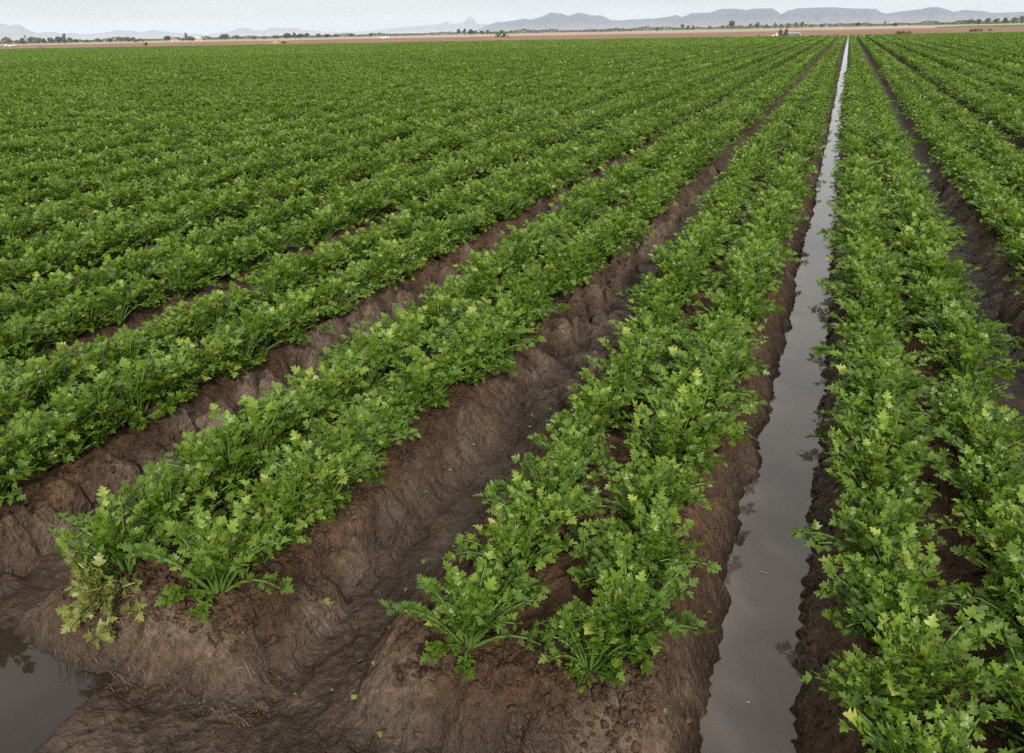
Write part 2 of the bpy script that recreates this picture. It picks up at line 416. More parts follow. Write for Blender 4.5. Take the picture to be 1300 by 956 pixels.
def celery(rng, n_stalk, height, spread, simple=False, lsize=.0245, keep=1.0, droop=0.0):
    """one plant: arching stalks with lobed leaflets. returns leaves (V,F,tone), stalks (V,F)"""
    LVs, LFs, T, SV, SF = [], [], [], [], []
    no = so = 0
    a0 = rng.uniform(0, 6.28); upn = np.array([0, 0, 1.])
    for k in range(n_stalk):
        q = (k+.5)/n_stalk                   # 0 inner .. 1 outer
        az = a0 + k*2.39996 + rng.normal(0, .25)
        horiz = np.array([math.cos(az), math.sin(az), 0]); side = np.array([-math.sin(az), math.cos(az), 0])
        tilt0 = math.radians(5 + 34*q + rng.normal(0, 6)); bend = math.radians(10 + 62*q*q*spread + rng.normal(0, 10) + 30*droop)
        ln = height*(.80 + .22*q + rng.normal(0, .10))*(1.0 if q > .12 else .75)
        if k % 4 == 3 and q > .2: tilt0 = math.radians(rng.uniform(42, 66)); bend = math.radians(rng.uniform(12, 34)); ln = height*rng.uniform(.46, .62)
        P = [horiz*(.005 + .016*q)]
        nseg = 5; dirs = []
        for i in range(nseg):
            t = (i+.5)/nseg; ti = tilt0 + bend*t*t
            dv = horiz*math.sin(ti) + upn*math.cos(ti); dirs.append(dv)
            P.append(P[-1] + dv*ln/nseg)
        P = np.array(P)
        if not simple:
            r = np.linspace(.0052, .0014, nseg+1)*(.7+.5*q); ring = []
            for i in range(nseg+1):
                b2 = np.cross(dirs[min(i, nseg-1)], side)
                ring += [P[i]+side*r[i]*1.3, P[i]+b2*r[i], P[i]-side*r[i]*1.3, P[i]-b2*r[i]]
            SV += ring
            for i in range(nseg):
                for c in range(4):
                    SF.append((so+i*4+c, so+i*4+(c+1) % 4, so+(i+1)*4+(c+1) % 4, so+(i+1)*4+c))
            so += 4*(nseg+1)
        def at(t):
            i = min(int(t*nseg), nseg-1); f = t*nseg - i
            return P[i]*(1-f)+P[i+1]*f, dirs[i]
        spots = [(1.0, 0), (.97, 1), (.97, -1), (.95, 2), (.84, 1), (.84, -1), (.82, 2), (.70, 1), (.70, -1), (.57, 1), (.56, -1), (.44, 1), (.42, -1), (.88, 2), (.32, 1)]
        lt = rng.normal(0, .10)
        for (t, sd) in spots:
            if rng.random() > keep: continue
            p, dv = at(t*.999)
            if sd == 0: d = dv*.9 + horiz*.2*q + rng.normal(0, .2, 3)
            elif sd == 2: d = dv*.4 + side*rng.normal(0, .6) + horiz*rng.uniform(-.6, .4) + upn*.5
            else: d = dv*.55 + side*sd*rng.uniform(.5, 1.0) + rng.normal(0, .22, 3)
            d[2] += rng.uniform(-.1, .5)*(1-.6*q)
            nr = -horiz*rng.uniform(.0, .9) + upn*rng.uniform(.5, 1.0) + rng.normal(0, .35, 3)
            sz = lsize*(1.15 if sd == 0 else .95)*(.80+.35*q+rng.normal(0, .15))*(.8 if t < .65 else 1)
            dn = d/np.linalg.norm(d)
            v, f = leaflet(p + dn*.007, d, nr, max(sz, .014), rng, simple)
            v[:, 2] = np.maximum(v[:, 2], .004)
            LVs.append(v); LFs.append(f+no); no += len(v)
            tn = .50 - .22*(age_c(q)) + lt + rng.normal(0, .11) + (.07 if sd in (0, 2) else 0)
            if q > .55 and rng.random() < .006: tn = 1.05
            T.append(np.full(len(v), tn))
    return np.concatenate(LVs), np.concatenate(LFs), np.concatenate(T), np.array(SV), SF
def age_c(q): return q

NV = 10
forms = []          # (leaf mesh, stalk mesh)
for i in range(NV):
    rng = np.random.default_rng(100+i)
    lv, lf, tn, sv, sf = celery(rng, 36+i % 5, .156+.010*(i % 5), .85+.08*(i % 4))
    forms.append((mesh_from('celery_foliage', lv, lf, M_LEAF, True, {'tone': tn}), mesh_from('celery_stalks', sv, sf, M_STALK, True)))

STEP = .145
WEDGE = (-66, 24)
def in_wedge(x, y, pad=0.0):
    a = math.degrees(math.atan2(x, y+1.2))
    return WEDGE[0] <= a <= WEDGE[1]
def project(p):
    q = Vector(p) - Vector((0, 0, CAM_H)); d = -q.dot(Z_)
    if d <= .05: return None
    return PPX + F_PX*q.dot(X_)/d, PPY - F_PX*q.dot(Y_)/d, d
def bed_mid(k):
    return .405 if k == 0 else X0 + S*k + S/2 - (.12 if k > 0 else 0)
def bed_line(k, side, y):
    grow = sstep(2.0, 6.0, y) if k in (-2, -1, 0) else 1.0
    far = .02 if k == 0 else (0.0 if (k, side) == (-1, 1) else (.085 if k == -1 else (.06 if (k, side) == (-2, -1) else .025)))
    base = .150 if k == 0 else ((.128 if side < 0 else .178) if k in (-1, -2) else .165)
    return bed_mid(k) + side*(base + far*grow)
def plant_row(k, side, y0, y1, rng):
    out = []
    ph = _hash(np.array([k*2.+side]), np.array([3.]), 77)[0]*STEP
    if k in (-1, -2, -3): ph = (bed_end(k) + (.05 if side > 0 else .035)) % STEP
    i0 = int(math.floor((y0-ph)/STEP))
    for i in range(i0, int((y1-ph)/STEP)+1):
        hsh = lambda s: float(_hash(np.array([float(i)]), np.array([k*2.+side]), s)[0])
        y = ph + i*STEP + (hsh(1)-.5)*.05
        if y < y0 or y >= y1: continue
        if y < bed_end(k) + .02: continue
        if hsh(2) < .035 and y > bed_end(k)+.3: continue
        x = float(bed_line(k, side, y)) + (hsh(3)-.5)*.07
        young = 0.0
        if k in (-2, -1): young = 1-min(1, (y-bed_end(k))/.9)
        sca = (.84 + .34*hsh(4))*(1-.15*young)*((.93 if k else .88) if k in (-1, 0) and y < 3.6 else (1.06 if k == -2 else 1))*(1+.11*min(1, max(0, (y-2.5)/5)))
        out.append((x, y, hsh(5)*6.283, sca, (hsh(6)-.5)*.35, (hsh(7)-.5)*.35, int(hsh(8)*NV) % NV))
    return out

CH = 1.02                                    # chunk length along the bed
near_list, pts = [], []                      # individual candidates; stuff instances (x,y,z,rx,ry,rz,sx,sy,sz,variant)
PATCH_A, PATCH_B = 6, 5
def add_pt(x, y, z, rx, ry, rz, s, v, sx=None):
    pts.append((x, y, z, rx, ry, rz, sx or s, s, s, v))
kmin, kmax = -215, 56
for k in range(kmin, kmax):
    xc = bed_mid(k); sxk = .86 if k == 0 else 1.0
    y = -4*CH*float(_hash(np.array([k*1.]), np.array([9.]), 15)[0])
    while y < Y_END - 3:
        cyb = y + 2*CH
        if in_wedge(xc, cyb) or math.hypot(xc, cyb) < 9:
            if math.hypot(xc, cyb) > 62:
                hv = _hash(np.array([k*1.]), np.array([y]), 5)[0]
                add_pt(xc - .045*(k == -1), cyb, BED_Z, 0, 0, 0, 1., NV + PATCH_A + int(hv*PATCH_B) % PATCH_B, sxk)
            else:
                for c in range(4):
                    yy = y + c*CH; cy = yy + CH/2
                    d = math.hypot(xc, cy)
                    if not (in_wedge(xc, cy) or d < 9): continue
                    if d > 27:
                        hv = _hash(np.array([k*1.]), np.array([yy]), 6)[0]
                        add_pt(xc - .045*(k == -1), cy, BED_Z, 0, 0, math.pi*(hv > .5), 1., NV + int(hv*97) % PATCH_A, sxk)
                    else:
                        for side in (-1, 1):
                            for p in plant_row(k, side, yy, yy+CH, RNG):
                                near_list.append((k, side) + p)
        y += 4*CH
# individuals: the 300 plants that show largest
cand = []
for i, e in enumerate(near_list):
    k, side, x, y = e[:4]
    pr = project((x, y, BED_Z+.15))
    if pr and -25 < pr[0] < 1325 and -10 < pr[1] < 985: cand.append((pr[2]/e[5], i))
cand.sort()
chosen = [i for _, i in cand[:296]]
chosen_set = set(chosen)
hz = soil(np.array([e[2] for e in near_list]), np.array([e[3] for e in near_list]), False)[0]
ORD = ['first', 'second', 'third', 'fourth', 'fifth', 'sixth', 'seventh', 'eighth', 'ninth', 'tenth', 'eleventh', 'twelfth', 'thirteenth', 'fourteenth', 'fifteenth', 'sixteenth', 'seventeenth', 'eighteenth', 'nineteenth', 'twentieth']
TENS = {2: 'twenty', 3: 'thirty', 4: 'forty', 5: 'fifty', 6: 'sixty', 7: 'seventy'}
TENTH = {2: 'twentieth', 3: 'thirtieth', 4: 'fortieth', 5: 'fiftieth', 6: 'sixtieth', 7: 'seventieth'}
def ordinal(n):
    if n <= 20: return ORD[n-1]
    return TENTH[n//10] if n % 10 == 0 else TENS[n//10] + '-' + ORD[n % 10 - 1]
BED_NAME = {0: 'first bed right of the water', 1: 'second bed right of the water', 2: 'third bed right of the water',
            -1: 'first bed left of the water', -2: 'second bed left of the water', -3: 'third bed left of the water',
            -4: 'fourth bed left of the water', -5: 'fifth bed left of the water', -6: 'sixth bed left of the water', -7: 'seventh bed left of the water'}
rows = {}
for i in chosen: rows.setdefault(near_list[i][:2], []).append(i)
for (k, side), ids in sorted(rows.items()):
    ids.sort(key=lambda i: near_list[i][3])
    ln = 'left' if side < 0 else 'right'
    for nth, i in enumerate(ids):
        _, _, x, y, rz, s, tx, ty, v = near_list[i]
        e = empty('celery_plant', (x, y, hz[i]-.004), rz)
        e.rotation_euler = (tx, ty, rz); e.scale = (s, s, s)
        obj('foliage', forms[v][0], e); obj('stalks', forms[v][1], e)
        size = 'small' if s < .82 else ('large' if s > 1.08 else 'leafy')
        tag(e, '%s %s celery plant from the near end, %s line, %s' % (ordinal(nth+1), size, ln, BED_NAME[k]), 'celery plant',
            'celery plants in the %s line of the %s' % (ln, BED_NAME[k]))
for i, e in enumerate(near_list):
    if i in chosen_set: continue
    _, _, x, y, rz, s, tx, ty, v = e
    add_pt(x, y, hz[i]-.004, tx, ty, rz, s, v)

# forms the planted field behind is drawn from (never linked into the scene)
protos = bpy.data.collections.new('celery_forms')
def proto(idx, me): 
    ob = bpy.data.objects.new('form_%03d' % idx, me); protos.objects.link(ob)
for i, (lm, sm) in enumerate(forms):
    # leaves and stalks of one plant in one mesh
    nl = len(lm.vertices); 
    lv = np.empty(nl*3, np.float32); lm.vertices.foreach_get('co', lv)
    ns = len(sm.vertices); sv = np.empty(ns*3, np.float32); sm.vertices.foreach_get('co', sv)
    tn = np.empty(nl, np.float32); lm.attributes['tone'].data.foreach_get('value', tn)
    F = [tuple(p.vertices) for p in lm.polygons] + [tuple(v+nl for v in p.vertices) for p in sm.polygons]
    fm = [0]*len(lm.polygons) + [1]*len(sm.polygons)
    proto(i, mesh_from('plant_form', np.concatenate([lv, sv]).reshape(-1, 3), F, [M_LEAF, M_STALK], True, {'tone': np.concatenate([tn, np.full(ns, .5)])}, fm))
def patch(seed, length, keep, lsize, nst):
    rng = np.random.default_rng(seed); Vs, Fs, Ts, o = [], [], [], 0
    npl = int(round(length/STEP))
    for side in (-1, 1):
        for j in range(npl):
            if rng.random() < .03: continue
            lv, lf, tn, _, _ = celery(rng, nst, .20, .9, True, lsize, keep)
            s = rng.uniform(.86, 1.2); a = rng.uniform(0, 6.28)
            c, sn = math.cos(a), math.sin(a)
            R = np.array([(c, -sn, 0), (sn, c, 0), (0, 0, 1)])
            v = (lv*s) @ R.T + np.array([side*.190 + rng.normal(0, .02), -length/2 + (j+.5)*STEP + rng.normal(0, .02), 0])
            v[:, 0] = .415*np.tanh(v[:, 0]/.36)
            Vs.append(v); Fs.append(lf+o); o += len(v)
            Ts.append(tn + rng.normal(0, .07))
    return mesh_from('row_form', np.concatenate(Vs), np.concatenate(Fs), M_LEAF, True, {'tone': np.concatenate(Ts)})
for i in range(PATCH_A): proto(NV+i, patch(300+i, CH, .75, .050, 15))
for i in range(PATCH_B): proto(NV+PATCH_A+i, patch(400+i, 4*CH, .62, .075, 10))

P = np.array(pts)
me = bpy.data.meshes.new('celery_crop'); me.vertices.add(len(P)); me.vertices.foreach_set('co', P[:, :3].astype(np.float32).ravel())
a = me.attributes.new('rot', 'FLOAT_VECTOR', 'POINT'); a.data.foreach_set('vector', P[:, 3:6].astype(np.float32).ravel())
a = me.attributes.new('scl', 'FLOAT_VECTOR', 'POINT'); a.data.foreach_set('vector', P[:, 6:9].astype(np.float32).ravel())
a = me.attributes.new('variant', 'INT', 'POINT'); a.data.foreach_set('value', P[:, 9].astype(np.int32))
crop = obj('celery_crop', me)
tag(crop, 'dense green celery rows filling the field behind the nearest plants', 'crop', kind='stuff')
ng = bpy.data.node_groups.new('planting', 'GeometryNodeTree')
ng.interface.new_socket('Geometry', in_out='INPUT', socket_type='NodeSocketGeometry')
ng.interface.new_socket('Geometry', in_out='OUTPUT', socket_type='NodeSocketGeometry')
gi = ng.nodes.new('NodeGroupInput'); go = ng.nodes.new('NodeGroupOutput')
iop = ng.nodes.new('GeometryNodeInstanceOnPoints'); iop.inputs['Pick Instance'].default_value = True
ci = ng.nodes.new('GeometryNodeCollectionInfo'); ci.inputs['Collection'].default_value = protos
ci.inputs['Separate Children'].default_value = True; ci.inputs['Reset Children'].default_value = True
def named(nm, ty):
    nd = ng.nodes.new('GeometryNodeInputNamedAttribute'); nd.data_type = ty; nd.inputs['Name'].default_value = nm; return nd.outputs[0]
ng.links.new(gi.outputs[0], iop.inputs['Points']); ng.links.new(ci.outputs[0], iop.inputs['Instance'])
ng.links.new(named('variant', 'INT'), iop.inputs['Instance Index'])
ng.links.new(named('rot', 'FLOAT_VECTOR'), iop.inputs['Rotation']); ng.links.new(named('scl', 'FLOAT_VECTOR'), iop.inputs['Scale'])
ng.links.new(iop.outputs[0], go.inputs[0])
md = crop.modifiers.new('planting', 'NODES'); md.node_group = ng
print('plants near', len(near_list), 'instances', len(pts), 'chosen', len(chosen))

#@@BG0
# ------------------------------------------------------------------ loose bits on the soil
M_CLOD = plain('clod_soil', (.085, .047, .026), .95, var=.45, scale=9, spec=.2)
M_STRAW = plain('dry_straw', (.21, .145, .085), .7, var=.3, scale=15)
def clods():
    rng = np.random.default_rng(55); V, Fc = [], []
    t = (1+5**.5)/2
    ico = np.array([(-1,t,0),(1,t,0),(-1,-t,0),(1,-t,0),(0,-1,t),(0,1,t),(0,-1,-t),(0,1,-t),(t,0,-1),(t,0,1),(-t,0,-1),(-t,0,1)])/1.9
    icf = [(0,11,5),(0,5,1),(0,1,7),(0,7,10),(0,10,11),(1,5,9),(5,11,4),(11,10,2),(10,7,6),(7,1,8),(3,9,4),(3,4,2),(3,2,6),(3,6,8),(3,8,9),(4,9,5),(2,4,11),(6,2,10),(8,6,7),(9,8,1)]
    spots = []
    def strip(xa, xb, ya, yb, n, r0, r1):
        for _ in range(n):
            spots.append((rng.uniform(xa, xb), rng.uniform(ya, yb), r0 + (r1-r0)*rng.random()**3))
    for k in (-3, -2, -1, 0, 1):
        c = bed_mid(k)
        for sd in (-1, 1):
            for _ in range(420):
                y = bed_end(k) + 7*rng.random()**1.6
                spots.append((c + sd*(.30+rng.normal(0, .035)), y, .003+.010*rng.random()**3))
        strip(c-.30, c+.30, bed_end(k)-.07, bed_end(k)+.12, 900, .0025, .013)
        strip(c-.10, c+.10, bed_end(k), bed_end(k)+3, 300, .003, .012)
    strip(.075, .16, .9, 6, 400, .003, .014)
    strip(-1.25, .6, .75, 1.5, 1300, .002, .009); strip(-2.6, -1.2, 1.0, 2.2, 700, .002, .008); strip(-1.3, -.7, 1.3, 6, 700, .002, .010)
    strip(-1.30, -1.12, 1.25, 6, 260, .003, .013)
    spots.append((.065, 2.02, .017)); spots.append((.082, 2.03, .015))
    arr = np.array(spots); h = soil(arr[:, 0], arr[:, 1], True)[0]
    for (x, y, r), z in zip(spots, h):
        if z < -.01: continue
        sc3 = rng.uniform(.65, 1.2, 3)*r; v = ico*(1+rng.normal(0, .30, (12, 1)))*sc3
        a = rng.uniform(0, 6.28); c, s_ = math.cos(a), math.sin(a)
        v = v @ np.array([(c, -s_, 0), (s_, c, 0), (0, 0, 1)]).T + (x, y, z+r*.05)
        o = len(V); V.extend(map(tuple, v)); Fc.extend([tuple(i+o for i in f) for f in icf])
    o = obj('soil_clods', mesh_from('soil_clods', V, np.array(Fc), M_SOIL, False, {'moist_shade': np.repeat(rng.uniform(.0, .75, len(V)//12), 12), 'silt': np.zeros(len(V))})); tag(o, 'loose brown crumbs and clods of soil on the bed shoulders', 'soil clods', kind='stuff')
clods()
def blades(name, label, cat, spots, mat, wd):
    rng = np.random.default_rng(66); V, Fc = [], []
    for (x, y, z, L_, az, lean) in spots:
        side = np.array([-math.sin(az), math.cos(az), 0])*wd*rng.uniform(.6, 1.3); p = np.array([x, y, z]); o = len(V)
        for i in range(5):
            t = i/4; th = lean*(.4+1.2*t)
            V += [tuple(p - side*(1-t*.8)), tuple(p + side*(1-t*.8) + (0, 0, wd*.5))]
            p = p + np.array([math.sin(th)*math.cos(az), math.sin(th)*math.sin(az), math.cos(th)])*L_/4
        for i in range(4): Fc.append((o+2*i, o+2*i+1, o+2*i+3, o+2*i+2))
    ob = obj(name, mesh_from(name, V, np.array(Fc), mat, True)); tag(ob, label, cat, kind='stuff')
rng = np.random.default_rng(67); sp = []
for _ in range(650):
    x = rng.uniform(-1.75, -1.10); y = rng.uniform(1.06, 1.22) + .02*math.sin(x*9)
    sp.append([x, y, 0, rng.uniform(.02, .065), rng.normal(-1.57, .7), rng.uniform(.5, 1.25)])
for _ in range(24):
    sp.append([-1.60+rng.normal(0, .015), 1.19+rng.normal(0, .02), 0, rng.uniform(.06, .12), rng.uniform(-1.6, .4), rng.uniform(.7, 1.3)])
hh = soil(np.array([s_[0] for s_ in sp]), np.array([s_[1] for s_ in sp]), True)[0]
sp = [(a[0], a[1], z-.003, *a[3:]) for a, z in zip(sp, hh) if z > .005]
blades('dry_grass', 'dry straw coloured grass roots on the bed end above the puddle', 'dry grass', sp, M_STRAW, .0011)
sp = []
for _ in range(9):
    y = .8+5*rng.random()**1.5
    sp.append((rng.uniform(-.12, .06), y, .002, rng.uniform(.003, .012), rng.uniform(-.6, .6)+math.pi*(rng.random() > .5), 1.0))
V, Fc = [], []
for (x, y, z, l_, az, _) in sp:
    c, s_ = math.cos(az)*l_, math.sin(az)*l_; wx_, wy_ = -math.sin(az)*.0011, math.cos(az)*.0011; o = len(V)
    V += [(x-c-wx_, y-s_-wy_, z), (x+c-wx_, y+s_-wy_, z+.001), (x+c+wx_, y+s_+wy_, z+.001), (x-c+wx_, y-s_+wy_, z), (x, y, z+.0018)]
    Fc += [(o, o+1, o+4), (o+1, o+2, o+4), (o+2, o+3, o+4), (o+3, o, o+4)]
ob = obj('floating_straw', mesh_from('floating_straw', V, np.array(Fc), plain('pale_straw', (.42, .38, .32), .6), False)); tag(ob, 'thin pale straws floating on the muddy water', 'straw', kind='stuff')

rng = np.random.default_rng(69); Vl, Fl, o_ = [], [], 0
lx = np.concatenate([rng.uniform(-2.2, .2, 60), rng.uniform(-1.2, -.85, 20)]); ly = np.concatenate([1.15+4*rng.random(60)**1.5, rng.uniform(1.2, 4, 20)]); lz = soil(lx, ly, True)[0]
for x, y, z in zip(lx, ly, lz):
    if z < .01: continue
    a_ = rng.uniform(0, 6.28)
    v, f = leaflet(np.array([x, y, z+.003]), np.array([math.cos(a_), math.sin(a_), .05]), np.array([rng.normal(0, .2), rng.normal(0, .2), 1.]), rng.uniform(.010, .024), rng)
    Vl.append(v); Fl.append(f+o_); o_ += len(v)
Vl = np.concatenate(Vl)
ob = obj('fallen_leaves', mesh_from('fallen_leaves', Vl, np.concatenate(Fl), M_PALE, True, {'tone': np.full(len(Vl), .3)})); tag(ob, 'small torn celery leaves lying on the mud', 'fallen leaves', kind='stuff')

# the yellowing plant hanging over the bed end
e = empty('celery_plant', (-1.63, 1.245, soil_h(-1.63, 1.245)-.01))
e.rotation_euler = (math.radians(70), 0, math.radians(-4))
lv, lf, tn, sv_, sf_ = celery(np.random.default_rng(901), 24, .125, .85, False, .0235, .95)
obj('foliage', mesh_from('wilted_foliage', lv, lf, M_PALE, True, {'tone': tn}), e)
obj('stalks', mesh_from('wilted_stalks', sv_, sf_, plain('pale_stalk', (.26, .27, .11), .5), True), e)
tag(e, 'pale yellowing celery plant slumped down the bed end to the puddle', 'celery plant')

# ------------------------------------------------------------------ land beyond the field
def ground_mat(name, a, b_, sc_=.05, rough=.95, stretch=(1, 1, 1)):
    m, nt, b = new_mat(name); L = nt.links.new
    geo = N(nt, 'ShaderNodeNewGeometry'); mp = N(nt, 'ShaderNodeMapping', inp={'Scale': stretch}); L(geo.outputs['Position'], mp.inputs['Vector'])
    n = N(nt, 'ShaderNodeTexNoise', inp={'Scale': sc_, 'Detail': 9.0, 'Roughness': .65}); L(mp.outputs[0], n.inputs['Vector'])
    r = ramp(nt, [(.32, a), (.68, b_)], n.outputs['Fac']); L(r.outputs[0], b.inputs['Base Color']); b.inputs['Roughness'].default_value = rough
    b.inputs['Specular IOR Level'].default_value = .1
    return m
nseg = 96; radii = [0, 60, 200, 600, 1500, 4000, 9000, 15000]
V = [(0, 0, -.3)]; Fc = []
for r in radii[1:]:
    for k in range(nseg): V.append((r*math.cos(2*math.pi*k/nseg), r*math.sin(2*math.pi*k/nseg), -.3))
for k in range(nseg): Fc.append((0, 1+k, 1+(k+1) % nseg))
for j in range(len(radii)-2):
    for k in range(nseg):
        a, b_ = 1+j*nseg+k, 1+j*nseg+(k+1) % nseg; Fc.append((a, a+nseg, b_+nseg, b_))
g = obj('ground', mesh_from('ground', V, Fc, ground_mat('dry_land', (.25, .185, .13), (.36, .28, .205), .004, stretch=(1, .35, 1)), False)); tag(g, kind='structure')
# ploughed strip between the crop and the pale dry land
xs = np.concatenate([np.arange(-760, -60, 6.0), np.arange(-60, 60, 2.0), np.arange(60, 161, 5.0)]); ys = np.concatenate([np.arange(Y_END+.3, 190, 1.6), np.arange(190, 401, 5.0)])
Xg, Yg = np.meshgrid(xs, ys); fx, fy = Xg.ravel(), Yg.ravel()
z = -.12 + .25*fbm(fx*.05, fy*.22, 4, 71) + .16*np.sin(fy*1.1+2*vnoise(fx*.02, fy*.05, 72)) + .45*np.exp(-((fy-Y_END-9)/3.5)**2)*(.6+vnoise(fx*.12, fy*.3, 73))
z *= sstep(Y_END, Y_END+3, fy)*sstep(402, 380, fy); z += -.12*(1-sstep(402, 380, fy))-.1
idx = np.arange(len(fx)).reshape(len(ys), len(xs))
q = np.stack([idx[:-1, :-1], idx[:-1, 1:], idx[1:, 1:], idx[1:, :-1]], -1).reshape(-1, 4)
o = obj('terrain', mesh_from('terrain', np.stack([fx, fy, z], 1), q, ground_mat('ploughed_soil', (.130, .080, .056), (.235, .150, .108), .12, stretch=(.35, 1.3, 1)))); tag(o, kind='structure')
# far green field on the right
pa, pb, pc, pd = spot(1188, 470), spot(1460, 430), spot(1460, 760), spot(1225, 640)
V = [(*p, .05) for p in (pa, pb, pc, pd)] + [(*p, -.35) for p in (pa, pb, pc, pd)]
o = obj('far_field', mesh_from('far_field', V, [(0, 1, 2, 3), (0, 4, 5, 1), (1, 5, 6, 2), (2, 6, 7, 3), (3, 7, 4, 0)], ground_mat('far_crop', (.07, .13, .03), (.11, .18, .05), .06), False)); tag(o, kind='structure')

# ------------------------------------------------------------------ mountains
def hazed_rock(name, lo, hi, top):
    m, nt, b = new_mat(name); L = nt.links.new
    geo = N(nt, 'ShaderNodeNewGeometry'); n = N(nt, 'ShaderNodeTexNoise', inp={'Scale': .006, 'Detail': 9.0, 'Roughness': .7}); L(geo.outputs['Position'], n.inputs['Vector'])
    sx = N(nt, 'ShaderNodeSeparateXYZ'); L(geo.outputs['Position'], sx.inputs[0])
    ad = N(nt, 'ShaderNodeMath', operation='MULTIPLY_ADD'); L(n.outputs['Fac'], ad.inputs[0]); ad.inputs[1].default_value = .9*top; L(sx.outputs['Z'], ad.inputs[2])
    mr = N(nt, 'ShaderNodeMapRange', inp={'From Min': .35*top, 'From Max': 1.25*top}); L(ad.outputs[0], mr.inputs['Value'])  # low haze painted into the rock colour: paler at the base, bluer upward
    r = ramp(nt, [(0, lo), (1, hi)], mr.outputs[0]); L(r.outputs[0], b.inputs['Base Color']); b.inputs['Roughness'].default_value = .95; b.inputs['Specular IOR Level'].default_value = .1
    return m
M_HAZED_ROCK = hazed_rock('hazed_desert_rock', (.190, .150, .140), (.034, .038, .066), 95)
M_HAZED_ROCK_PALE = hazed_rock('pale_hazed_rock', (.30, .235, .20), (.13, .105, .115), 110)
def mountain(name, pts_, D, depth, seed, jag=.6, mat=None):
    px = np.arange(pts_[0][0], pts_[-1][0]+.1, 1.25)
    py = np.interp(px, [p[0] for p in pts_], [p[1] for p in pts_])
    py = py + jag*.5*vnoise(px*.45, px*0, seed) + jag*.3*vnoise(px*1.1, px*0, seed+1)
    rows_ = np.linspace(-1, 1, 25); V = []
    for r in rows_:
        for i, p in enumerate(px):
            d = D + r*depth; bx, by = bearing(p, 40)
            hgt = max(2.0, (horizon_y(p)-py[i])*px_size(p, D))
            V.append((bx*d, by*d, hgt, r, p))
    V = np.array(V); r, p, hg = V[:, 3], V[:, 4], V[:, 2]
    u = np.clip(1-np.abs(r), 0, 1)
    spur = fbm(p*.085+.6*vnoise(r*3, p*.05, seed+5), r*1.2, 4, seed+2)
    prof = u**1.25*(1 + 1.1*spur*(1-u)*1.6)
    prof = np.where(u > .999, 1, np.minimum(prof, .5+.49*u))
    z = hg*np.clip(prof, 0, 1) - .6
    nx, ny = len(px), len(rows_); idx = np.arange(nx*ny).reshape(ny, nx)
    q = np.stack([idx[:-1, :-1], idx[:-1, 1:], idx[1:, 1:], idx[1:, :-1]], -1).reshape(-1, 4)
    o = obj(name, mesh_from(name, np.stack([V[:, 0], V[:, 1], z], 1), q, mat or M_HAZED_ROCK)); tag(o, kind='structure')
mountain('mountain', [(-120, 36), (-60, 33), (0, 31), (8, 32), (15, 34), (20, 32), (28, 33), (35, 38), (40, 40), (48, 43), (56, 41.5), (70, 41.5), (78, 44), (90, 42), (100, 44), (130, 42.5), (150, 38.8), (165, 39.5), (180, 41.5), (195, 38.5), (210, 41), (240, 43), (270, 45), (300, 48.8)], 12000, 1400, 81, .6, M_HAZED_ROCK_PALE)
mountain('mountain', [(255, 47), (270, 42.5), (290, 40.5), (305, 36.5), (315, 36), (325, 39), (337, 39.5), (345, 35.5), (352, 35.5), (360, 37), (378, 36), (385, 38.5), (430, 41), (470, 39.5), (500, 36), (520, 34.5), (545, 32.5), (560, 31), (568, 28), (572, 30.5), (580, 31), (590, 29), (593, 24.5), (598, 22.5), (602, 24), (604, 29), (607, 31), (615, 31), (630, 32), (660, 36), (700, 40.5)], 12500, 1200, 84, .4, M_HAZED_ROCK_PALE)
mountain('mountain', [(600, 41.5), (612, 35), (622, 31.5), (632, 29), (645, 28), (658, 26), (665, 24.5), (675, 25.5), (685, 23), (695, 19.5), (698, 17), (705, 18), (713, 18.5), (722, 21.5), (728, 19), (735, 17.5), (742, 18.5), (750, 20.5), (755, 21), (761, 20), (768, 23), (775, 26), (786, 26.5), (800, 25.5), (830, 24), (848, 22), (858, 20), (870, 24), (890, 36)], 7600, 1100, 87)
mountain('mountain', [(850, 36), (862, 23), (868, 21.5), (876, 18), (900, 17), (913, 13), (930, 12.5), (945, 14), (955, 12.5), (978, 12), (985, 16), (990, 19), (998, 14.5), (1010, 12), (1050, 10.5), (1080, 12), (1108, 12.5), (1116, 17), (1123, 18), (1140, 15.5), (1165, 12.5), (1178, 10), (1190, 11), (1198, 13), (1206, 16), (1213, 15), (1220, 13.5), (1245, 15), (1255, 17), (1275, 16.5), (1300, 15), (1360, 13), (1420, 18)], 7000, 1200, 90, .5)

